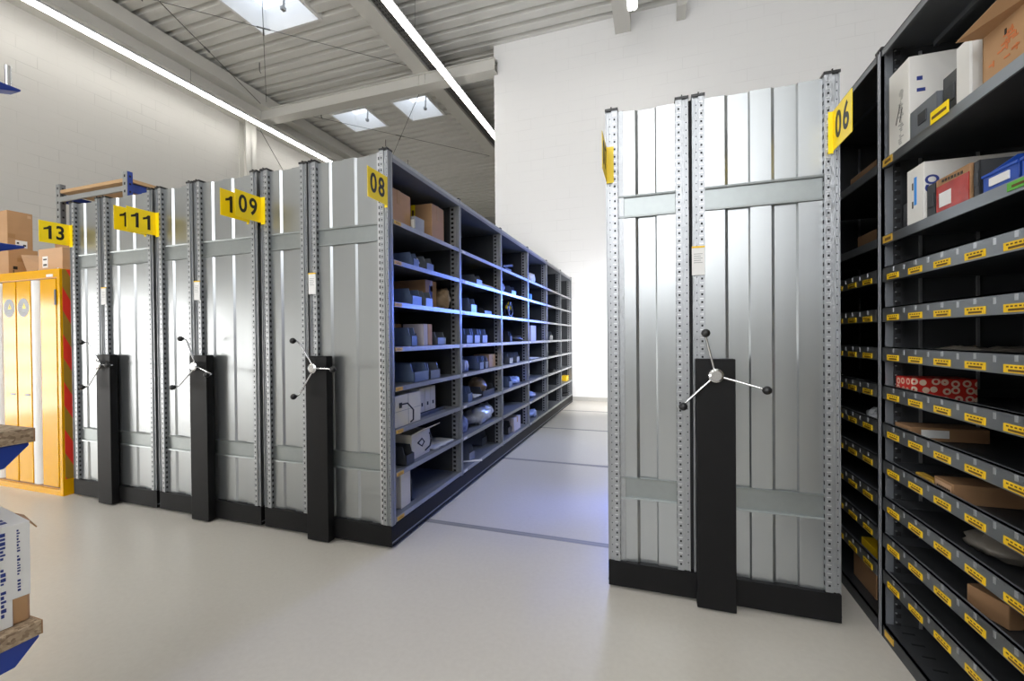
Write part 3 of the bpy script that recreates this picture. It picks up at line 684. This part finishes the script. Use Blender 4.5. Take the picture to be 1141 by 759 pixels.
for ya, yb, far in ((-1.192,-.028,0),(.028,1.192,1),(1.248,2.412,2)):
    MB().box(0,DEP,ya-.0275,yb+.0275,ZT-.006,ZT).box(0,.01,ya,yb,ZT-.035,ZT).box(.2,.22,ya,yb,ZT-.03,ZT-.006).build('top_cover', 'racklip', r)
    for z in (2.345,1.975):
        s = MB().box(0.008,DEP-.01,ya,yb,z-.006,z).box(0,.008,ya,yb,z-.042,z+.0,1).box(.01,.03,ya,yb,z-.035,z-.006).build('shelf', ['rackdark','liplight'], r)
        if far == 0:
            MB().box(-.0025,0,yb-.095,yb-.012,z-.036,z-.004).box(-.003,-.0025,yb-.085,yb-.03,z-.028,z-.014,1).build('label_tag', ['orangetag','tagprint'], s)
    for z in LIPS:
        zl = z-.07
        s = MB().box(.008,DEP-.01,ya,yb,zl+.012,zl+.018).box(0,.006,ya,yb,zl,z,4).box(0,.014,ya,yb,z-.006,z,3).box(.006,.02,ya,yb,zl,zl+.018)
        s.box(.02,DEP-.01,yb-.006,yb,zl+.018,z-.012)
        n = 0
        while far < 2:
            yc = (yb-.126+.028) - n*.181 if far == 0 else (ya+.1) + n*.181
            if yc < ya+.06 or n > (6 if far == 0 else 2): break
            s.box(-.002,0,yc-.006,yc+.006,z-.028,z-.008,2)  # reflections in the lip slots put in as small bright tabs
            if yc-.09 > ya+.02: s.box(-.002,0,yc-.096,yc-.086,z-.034,z-.012,2)
            n += 1
        so = s.build('shelf', ['rackdark','hole','galvlight','galvdark','liplight'], r)
        for k in range(n):
            yc = (yb-.126+.028) - k*.181 if far == 0 else (ya+.1) + k*.181
            share('label_tag', tag_me, so, (0,yc,z-.012))
    s = MB().box(0,DEP-.01,ya,yb,.06,.07).box(0,.008,ya,yb,.0,.07)
    if far == 0:
        for k in range(14): s.box(.05,.1,ya+.06+k*.08,ya+.072+k*.08,.07,.0705,1)
        for k in range(14): s.box(.3,.36,ya+.06+k*.08,ya+.072+k*.08,.07,.0705,1)
    so = s.build('shelf', ['rackdark','hole'], r)
    if far == 0: MB().box(-.0025,0,yb-.1,yb-.02,.022,.05).build('label_tag', 'orangetag', so)
# yellow tag clipped on the upper shelf, green tag on the second
o = MB().box(-.003,0,-.055,.055,0,.048).box(-.0036,-.003,-.045,.045,.016,.028,1).build('price_tag', ['yellow','tagprint'], None); o.location=(XS,2.125,2.338); tag(o,'yellow paper tag standing on the upper right shelf edge','tag')
o = MB().box(-.003,0,-.05,.05,0,.026).box(-.0036,-.003,-.04,.03,.008,.016,1).build('price_tag', ['greentag','tagprint'], None); o.location=(XS,1.735,1.944); tag(o,'green paper tag on the second shelf edge at the right','tag')
# goods: upper shelf
Z1 = 2.3465
def box_item(name,label,cat,x0,x1,y0,y1,z,h,m,rz=0,bev=.003):
    o=MB().box(-(x1-x0)/2,(x1-x0)/2,-(y1-y0)/2,(y1-y0)/2,0,h).build(name,m,None,bev); o.location=((x0+x1)/2,(y0+y1)/2,z); o.rotation_euler=(0,0,rz); return tag(o,label,cat)
o=box_item('white_box','tall white box with handwriting on the upper right shelf','box',1.075,1.40,2.36,2.53,Z1,.375,'white',.0)
m=MB()
rr=random.Random(5)
for k in range(26):
    zz_=.02+k*.0095; m.box(-.1637,-.1625,-.03+rr.uniform(-.012,.012),-.018+rr.uniform(-.005,.02),zz_,zz_+.004)
m.build('handwriting','greysteel',o)
MB().prism([(.02,.12),(.024,.122),(-.012,.20),(-.016,.198)],0,-.1638,-.1625).prism([(-.012,.12),(-.008,.122),(-.03,.18),(-.034,.178)],0,-.1638,-.1625).build('pen_stroke','print',o)
MB().box(-.135,-.115,-.0863,-.085,.265,.282).build('blue_mark','blueprint',o); MB().box(-.135,-.105,-.0863,-.085,.215,.23).build('blue_mark','blueprint',o)
def tray(label,x0,x1,y0,y1,z,h,m='bindark'):
    t=.006; o=MB().box(x0,x1,y0,y1,0,t).box(x0,x0+t,y0,y1,0,h).box(x1-t,x1,y0,y1,0,h).box(x0,x1,y0,y0+t,0,h).box(x0,x1,y1-t,y1,0,h)
    hw=min(.03,(y1-y0)*.3); o.box(x0-.004,x0,(y0*.5+y1*.5)-hw,(y0*.5+y1*.5)+hw,h*.3,h*.7,1)
    cx,cy=(x0+x1)/2,(y0+y1)/2
    o.v=[(p[0]-cx,p[1]-cy,p[2]) for p in o.v]
    ob=o.build('storage_bin',[m,'rackdark'],None,.004); ob.location=(cx,cy,z); return tag(ob,label,'bin')
tray('grey bin in front of the tall white box, upper right shelf',1.075,1.33,2.165,2.352,Z1,.12,'bingrey')
tray('black bin between the white boxes on the upper right shelf',1.09,1.36,2.065,2.155,Z1,.155)
o=box_item('white_box','white box edge left of the open carton, upper right shelf','box',1.08,1.42,1.972,2.058,Z1,.215,'white')
MB().box(-.1715,-.17,-.045,-.03,.0,.235).build('edge_tape','paper',o)
# open carton with flap and orange print
o=MB(); cx,cy,w,d,h,t=0,0,.17,.20,.24,.005
h=.165; w=.13
o.box(-d,d,-w,w,0,t).box(-d,-d+t,-w,w,0,h).box(d-t,d,-w,w,0,h).box(-d,d,-w,-w+t,0,h).box(-d,d,w-t,w,0,h)
ob=o.build('open_carton','card'); ob.location=(1.285,1.80,Z1); ob.rotation_euler=(0,0,.04); tag(ob,'open brown carton with orange print and raised flap, upper right shelf','box')
def flap(parent,pts,m='card',name='flap',th=.005):
    a,b,c_,d_=[Vector(p) for p in pts]; n=(b-a).cross(d_-a).normalized()*th
    return MB().add([a,b,c_,d_,a+n,b+n,c_+n,d_+n],[(0,3,2,1),(4,5,6,7),(0,1,5,4),(1,2,6,5),(2,3,7,6),(3,0,4,7)]).build(name,m,parent)
flap(ob,[(-d,w,h),(d,w,h),(d-.02,w+.025,h+.09),(-d+.02,w+.025,h+.09)])
flap(ob,[(-d,-w,h),(-d,w,h),(-d-.075,w+.0,h+.0),(-d-.06,-w+.03,h+.035)])
m=MB(); rr=random.Random(8)
for k in range(16):
    yy=.03+rr.uniform(-.05,.05); zz_=.03+rr.uniform(0,.09); m.box(-d-.0012,-d,yy,yy+.022,zz_,zz_+.006); 
    if k%2: m.box(-d-.0012,-d,yy,yy+.006,zz_-.008,zz_+.012)
m.build('orange_print','orangeprint',ob); MB().box(-d-.0014,-d,.03,.037,.115,.135).build('pen_mark','print',ob)
MB().box(-d-.001,-d+.002,-w-.001,-w+.006,0.02,h).build('corner_tape','carddark',ob)
m=MB(); 
for k in range(4): m.box(-d+.05+k*.03,-d+.07+k*.03,-w-.0012,-w,.10,.125)
m.build('black_print','print',ob)
# dark plastic sheet over the carton
bag('dark grey plastic cover bunched above the open carton',1.715,1.45,2.02,Z1+.25,.16,.13,'bindark',51,name='plastic_cover')
bpy.data.objects['plastic_cover'].location.z = Z1
bpy.data.objects['plastic_cover'].scale.z = 2.6
# second shelf
Z2=1.9765
o=box_item('white_box','white box printed CO in blue, second shelf at the right','box',1.08,1.40,2.262,2.388,Z2,.245,'white',.0)
text('printed_letters','CO',.062,o,(-.13,-.0638,.15),(PI/2,-PI/2,0),'blueprint',.03,.8)
MB().box(-.1612,-.16,-.012,.006,.08,.20).build('blue_stripe','skyblue',o); MB().box(-.1612,-.16,.014,.022,.07,.10).box(-.1612,-.16,.014,.022,.15,.18).build('small_print','print',o)
tray('dark grey bin edge at the far end of the second shelf',1.12,1.5,2.41,2.51,Z2,.13)
tray('charcoal bin edge between the CO box and the red carton',1.085,1.4,2.19,2.25,Z2,.135)
o=box_item('film_wrapped_carton','brown carton wrapped in red film with a paper label','box',1.08,1.36,1.985,2.18,Z2,.135,'carddark',.0)
MB().box(-.1425,-.14,-.096,.09,.004,.105).build('red_film','redfilm',o); MB().box(-.144,-.1425,.0,.07,.02,.075).build('paper_label','paper',o)
m=MB()
for k in range(7): m.box(-.1415,-.14,-.06+k*.018,-.05+k*.018,.110+.001*k,.120+.001*k)
m.build('black_print','print',o)
tray('black bin between red carton and blue bin, second shelf',1.085,1.4,1.945,1.975,Z2,.13)
def bluebin(label,y0,y1):
    w=(y1-y0)/2; o=MB(); t=.005; side=[(-.15,0),(.15,0),(.15,.13),(-.06,.13),(-.145,.065),(-.15,.06)]
    o.prism(side,1,-w,-w+t).prism(side,1,w-t,w).box(-.15,.15,-w,w,0,t).box(.15-t,.15,-w,w,0,.13).box(-.15,-.15+t,-w,w,0,.062)
    o.box(-.155,-.15,-w,w,.055,.065)
    ob=o.build('storage_bin','binblue',None,.002); ob.location=(1.235,(y0+y1)/2,Z2); tag(ob,label,'bin','blue plastic bins on the second shelf')
    MB().box(-.154,-.15,-w*.55,w*.55,.018,.045).build('paper_label','paper',ob); return ob
bluebin('blue plastic bin with a white label on the second shelf',1.775,1.93); bluebin('second blue plastic bin, nearer the right edge of the shelf',1.61,1.765)
o=MB(); d,w,h,t=.15,.15,.11,.005
o.box(-d,d,-w,w,0,t).box(-d,-d+t,-w,w,0,h).box(d-t,d,-w,w,0,h).box(-d,d,-w,-w+t,0,h).box(-d,d,w-t,w,0,h)
ob=o.build('open_carton','carddark'); ob.location=(1.555,1.95,Z2); tag(ob,'brown carton with raised lid behind the blue bins, second shelf','box')
flap(ob,[(-d,-w,h),(-d,w,h),(-d+.05,w+.02,h+.15),(-d+.05,-w-.02,h+.15)],'carddark'); flap(ob,[(-d,w,h),(d,w,h),(d,w+.14,h-.03),(-d,w+.12,h-.04)],'carddark')
o=bag('crumpled white paper sticking out behind the blue bins',1.66,1.83,2.07,Z2+.008,.22,.2,'paper',61,name='wrapping_paper')
# lower shelves
def on(k): return LIPS[k]-.07+.0195
o=bag('clear plastic bag lying on the third tagged tray at the right',1.36,2.02,2.50,on(2),.06,.24,'dullbag',71)
o=box_item('red_box','long red box patterned with pale rings, right rack','box',1.10,1.33,2.395,2.53,on(3),.10,'redring',.0)
o=box_item('flat_carton','flat brown box with a white label behind the tag rail','box',1.10,1.38,2.41,2.54,on(4),.06,'carddark',.0)
MB().box(-.10,.0,-.0662,-.065,.015,.05).build('paper_label','paper',o)
o=box_item('flat_carton','flat dark carton at the right of the red box shelf','box',1.2,1.5,1.45,1.72,on(3),.055,'carddark',.1)
o=box_item('flat_carton','long flat brown carton with a paper label, lower tray','box',1.10,1.42,2.115,2.235,on(5),.075,'carddark',.0)
MB().box(-.1612,-.16,-.05,.05,.012,.065).build('paper_label','cardpink',o)
m=MB(); 
for k in range(7): m.box(-.1618,-.1612,-.042+k*.012,-.034+k*.012,.035,.048)
m.build('black_print','print',o)
o=box_item('yellow_strip','narrow yellow strip lying beyond the long flat carton','strip',1.10,1.13,2.245,2.37,on(5),.05,'orangetag')
bag('dark crumpled plastic in the tray below the long flat carton',1.36,1.98,2.22,on(6),.10,.22,'dullbag',81)
box_item('wooden_block','reddish brown block in the tray beneath, near the right edge','block',1.13,1.29,1.95,2.09,on(7),.085,'carddark',.3)
bag('grey foil bag in the tray at the right edge',1.30,1.60,1.82,on(6),.085,.2,'plasticbag',83)
bag('dull brown bag behind the grey foil bag',1.54,1.66,1.95,on(6),.12,.2,'brownbag',84)
# wire dividers
for i,(yy,k) in enumerate(((1.62,1),(1.56,1),(1.50,1),(1.62,2),(1.56,2),(1.50,2))):
    z0=on(k); m=MB()
    for xx in (.05,.12,.2,.3): m.cyl((xx,0,0),(xx,0,.15),.004,6)
    m.cyl((.05,0,.15),(.3,0,.15),.004,6).cyl((.05,0,0.005),(.3,0,.005),.004,6)
    o=m.build('wire_divider','galvlight'); o.location=(XS+.06,yy,z0)
    tag(o,['far wire divider in the second tagged tray','middle wire divider in the second tagged tray','near wire divider in the second tagged tray','far wire divider in the third tagged tray','middle wire divider in the third tagged tray','near wire divider in the third tagged tray'][i],'divider','wire dividers in the right rack')
# far bay of the right rack (seen through the narrow gap)
box_item('cardboard_box','brown carton high in the gap behind sign 06','box',1.2,1.5,2.75,3.3,2.3465,.14,'carddark')
box_item('cardboard_box','brown carton in the gap, one shelf below the high one','box',1.2,1.5,2.75,3.2,1.9765,.12,'carddark')
bag('clear bag hanging at the shelf edge inside the narrow gap',1.22,2.72,2.92,on(4),.09,.12,'plasticbag',91)
box_item('yellow_box','flat yellow box low in the narrow gap','box',1.12,1.32,2.70,2.95,on(8),.05,'yellowtag')
box_item('cardboard_box','dim carton on the lowest shelf in the narrow gap','box',1.12,1.36,2.78,3.05,.072,.18,'carddark')

# ------------------------------------------------------------------ yellow safety cabinet
XA, XB, YC = -6.95, -5.42, 2.55
r = thing('safety_cabinet', 'tall yellow safety cabinet left of the steel shelving', 'cabinet', ((XA+XB)/2, YC, 0))
hx = (XB-XA)/2
MB().box(-hx,hx,.0,.62,.0,.055).box(-hx,hx,.02,.62,.055,2.20).box(-hx,hx,0,.02,2.12,2.20).box(hx-.045,hx,0,.02,.055,2.12).box(-hx+.42,-hx+1.49,.0185,.0195,.06,2.115,1).build('body',['cabinet','carddark'],r,.004)
MB().box(hx,hx+.0015,.02,.60,.16,2.195).build('hazard_stripe_panel','hazard',r)
def X(x): return x-(XA+XB)/2
for xa, xb in ((-6.36,-6.135),(-6.115,-5.885),(-5.72,-5.47)):
    d = MB().box(X(xa),X(xb),-.006,.018,.085,2.105).build('door','cabinet',r,.004)
    if xb < -5.8:
        c_ = (X(xa)+X(xb))/2
        s = MB().cyl((c_,-.0075,1.84),(c_,-.006,1.84),.092,32).build('round_sticker','greysteel',d); s.data.materials[0]=M['sticker']
        MB().prism([(c_-.015,1.83),(c_+.045,1.83),(c_+.015,1.885)],1,-.0085,-.0075).build('warning_triangle','yellow',s)
        MB().box(c_+.012,c_+.018,-.009,-.0085,1.838,1.866).build('warning_mark','print',s)
        m=MB()
        for k in range(4): m.box(c_-.06,c_-.02,-.0085,-.0075,1.80+k*.02,1.806+k*.02)
        m.box(c_-.03,c_+.03,-.0085,-.0075,1.785,1.79); m.build('printed_lines','greysteel',s)
    MB().box(X(xb)-.02,X(xb)+.006,-.009,-.005,1.85,2.0).build('hinge','bindark',d) if xb>-5.6 else None
    if xb < -5.8: MB().box(X(xb)-.10,X(xb)-.03,-.01,-.006,.96,.972).build('lock_plate','greysteel',d)
for xa, xb in ((-6.53,-6.38),(-5.875,-5.735)):
    o = MB()
    n=10; pts=[]
    for i in range(n+1):
        t=PI*i/n; pts.append((X((xa+xb)/2)-.062*math.cos(t), .012-.035*math.sin(t)))
    o.prism(pts,2,.09,2.10); o.build('handle_bar','whitebar',r,.002)
MB().box(X(-5.62),X(-5.52),-.004,.0,2.125,2.15).build('name_plate','paper',r)
# boxes on the cabinet
ZC=2.2015
G4='boxes on the yellow cabinet'
def cab_box(label,x0,x1,y0,y1,z,h,m,rz=0):
    o=MB().box(-(x1-x0)/2,(x1-x0)/2,-(y1-y0)/2,(y1-y0)/2,0,h).build('cardboard_box',m,None,.004); o.location=((x0+x1)/2,(y0+y1)/2,z); o.rotation_euler=(0,0,rz)
    tag(o,label,'box',G4); return o
o=cab_box('wide brown carton on the cabinet, under the big box',-7.30,-6.735,2.745,2.985,ZC,.335,'card',0)
MB().box(.2825,.284,-.05,.12,.19,.23).build('tape','tape',o); MB().box(.2825,.284,-.085,-.05,.10,.135).box(.2825,.284,-.085,-.078,.05,.09).build('black_print','print',o)
flap(o,[(.2825,-.02,.27),(.2825,.115,.29),(.40,.135,.16),(.36,.0,.06)],'cardpink')
o=cab_box('big brown carton on top of the wide carton',-7.30,-6.76,2.75,2.955,ZC+.337,.415,'card',.0)
MB().box(.27,.2715,-.04,.055,.015,.095).box(.2715,.272,-.03,-.012,.055,.075,1).box(.2715,.272,.02,.045,.035,.055,1).build('paper_label',['paper','print'],o); MB().box(.27,.271,-.10,-.04,.11,.16).build('tape','tape',o); MB().box(.27,.271,.06,.09,.36,.39).build('small_label','cardpink',o)
o=cab_box('small pale carton with a white label behind sign 13',-6.19,-5.78,2.745,2.93,ZC,.27,'cardpink',0)
MB().box(-.13,-.04,-.094,-.0925,.07,.19).box(-.115,-.055,-.095,-.094,.15,.165,1).box(-.115,-.055,-.095,-.094,.09,.11,1).build('paper_label',['paper','print'],o); MB().box(.12,.14,-.094,-.0925,.04,.06).build('white_dot','paper',o)
cab_box('dark carton behind the small pale one on the cabinet',-6.45,-5.70,3.0,3.13,ZC,.43,'carddark',0)

# ------------------------------------------------------------------ blue and grey rack near the left wall
r = thing('storage_rack', 'blue and grey boltless rack with wooden top behind the cabinet', 'rack', (-8.7, 4.5, 0))
ht=4.15
for (xx,yy) in ((-.85,0),(.85,0),(-.85,1.3),(.85,1.3)):
    s=1
    m=MB().box(xx-.05,xx+.05,yy-.01,yy+.0,0,ht).box(xx+s*.05-.005,xx+s*.05+.005,yy,yy+.07,0,ht,1)
    z=.1
    while z<ht-.05:
        m.box(xx-.015,xx+.015,yy-.012,yy-.008,z,z+.04,2); m.box(xx+s*.055-.003,xx+s*.055+.003,yy+.02,yy+.045,z,z+.03,2); z+=.12
    m.build('upright',['greysteel','bluesteel' if xx>0 else 'racklip','hole'],r)
MB().box(-.80,.80,-.01,.02,ht-.30,ht-.22).build('front_rail','greysteel',r)
MB().box(-.80,.80,1.22,1.26,ht-.32,ht-.16).build('rear_beam','bluesteel',r)
for xx in (-.84,.84): MB().box(xx-.02,xx+.02,.05,1.28,ht-.30,ht-.16).build('side_beam','bluesteel',r)
MB().box(.855,.875,.45,.58,ht-.48,ht-.10).build('joint_plate','greysteel',r)
MB().box(-.80,.90,.0,1.32,ht-.155,ht-.10).build('top_board','wood',r,.003)
MB().box(-.80,.80,.03,1.27,ht-1.1,ht-1.06).build('lower_board','wood',r,.003)

# ------------------------------------------------------------------ cantilever rack at the left edge
XG = -1.70
r = thing('cantilever_rack', 'blue cantilever rack with chipboard shelves at the left edge', 'rack', (XG, .02, 0))
MB().box(-.75,.0,-.09,.0,0,2.6).box(-.75,.0,-.7,.45,0,.08).build('frame','bluesteel',r,.004)
TIP=.735-.02
for k,z in enumerate((.650,1.211,1.772,2.215)):
    tp = (.742,.728,.727,.725)[k]-.02
    if k<2: side=[(0,z),(tp,z),(tp,z-.008),(tp-.05,z-.062),(0,z-.075)]
    else: side=[(0,z),(tp,z),(tp,z-.006),(tp-.06,z-.028),(tp-.3,z-.085),(0,z-.09)]
    for xa in (-.05,-.72):
        MB().prism(side,0,xa,xa+.05).build('arm','bluesteel',r,.003)
    if k==3:
        MB().cyl((-.02,tp-.018,z),(-.02,tp-.018,z+.06),.007,10).build('stop_pin','chrome',r)
for z,tp in ((.651,.724),(1.212,.715)):
    b=MB().box(-.76,.005,-.02,tp,z,z+.039).build('board','chip',r); MB().box(-.76,.006,tp,tp+.003,z,z+.039).build('edge_band','carddark',b)
# parcel on the lower board
o=MB().box(-.42,0,-.50,0,0,.285).build('parcel',['card'],None,.006); o.location=(XG-.03,.737,.6915); o.rotation_euler=(0,0,math.radians(-9))
tag(o,'taped brown parcel with white printed wrap on the lower chipboard shelf','parcel')
MB().box(-.42,.0015,-.50,.001,.279,.2865).box(-.0005,.002,-.50,.001,.075,.2865).box(-.0005,.002,-.50,-.035,.0,.075).build('white_wrap','paper',o,.001)
flap(o,[(-.005,.002,.285),(-.12,.002,.287),(-.12,.02,.275),(-.005,.018,.262)],'card','lifted_flap',.003)
m=MB(); rr=random.Random(12)
for row,(yy,wd,gap) in enumerate(((-.022,.006,.004),(-.052,.010,.004),(-.082,.017,.008),(-.118,.008,.004),(-.140,.008,.004),(-.165,.006,.004),(-.185,.006,.004),(-.215,.01,.005))):
    zz_=.27; lo=(.09,.03,.14,.02,.02,.03,.03,.05)[row]
    while zz_>lo:
        l=rr.uniform(.5,1.1)*wd
        if rr.random()<.86: m.box(.002,.0028,yy-wd*.5,yy+wd*.5*(1 if rr.random()<.6 else .2),zz_-l,zz_)
        zz_-=l+gap
m.build('printed_text','blueprint',o)
m=MB()
for k in range(9):
    m.box(-.05-k*.03,-.03-k*.03,-.05-.006*(k%2),-.035,.2865,.2872); m.box(-.05-k*.03,-.028-k*.03,-.09,-.075,.2865,.2872)
m.build('printed_text','blueprint',o); MB().box(-.20,-.06,-.22,-.12,.2865,.2874).build('logo_block','blueprint',o)
MB().box(-.42,.0028,-.36,-.30,.284,.2885).box(0,.0032,-.36,-.30,.13,.287).build('tape','tape',o)

# ------------------------------------------------------------------ lights
def area(name, loc, target, size, power, color=(1,1,1), size_y=None, spread=180):
    l = bpy.data.lights.new(name, 'AREA'); l.energy = power; l.color = color; l.size = size
    if size_y: l.shape = 'RECTANGLE'; l.size_y = size_y
    l.spread = math.radians(spread)
    o = bpy.data.objects.new(name, l); C.objects.link(o); o.location = loc
    o.rotation_euler = (Vector(target)-Vector(loc)).to_track_quat('-Z','Y').to_euler(); return o
area('aisle_blue_lamp', (-.36,8.4,2.2), (-1.75,5.2,1.8), .35, 22, (.10,.22,1.0), .35, 80)
area('aisle_blue_lamp_low', (-.31,3.9,.5), (-.50,3.8,0), .15, 3.5, (.10,.20,1.0), 1.8, 150)
area('aisle_end_lamp', (-.36,8.4,1.4), (-.9,10.0,1.4), .5, 60, (1,.98,.96), .8)
area('aisle_floor_fill', (-.36,6.0,2.3), (-1.1,6.6,0), .5, 22, (.62,.73,1), .8)  # fill light without a fitting, added to brighten the aisle floor
w = bpy.data.worlds.new('sky'); bpy.context.scene.world = w; w.use_nodes = True
w.node_tree.nodes['Background'].inputs[0].default_value = (.75,.85,1,1); w.node_tree.nodes['Background'].inputs[1].default_value = 1.0

sc = bpy.context.scene
sc.view_settings.view_transform = 'Standard'; sc.view_settings.look = 'None'; sc.view_settings.gamma = 1; sc.view_settings.use_curve_mapping = False
sc.view_settings.exposure = 0.45
try:
    sc.cycles.use_denoising = True; sc.cycles.max_bounces = 10; sc.cycles.diffuse_bounces = 5; sc.cycles.glossy_bounces = 4
    sc.cycles.sample_clamp_indirect = 6
except Exception: pass
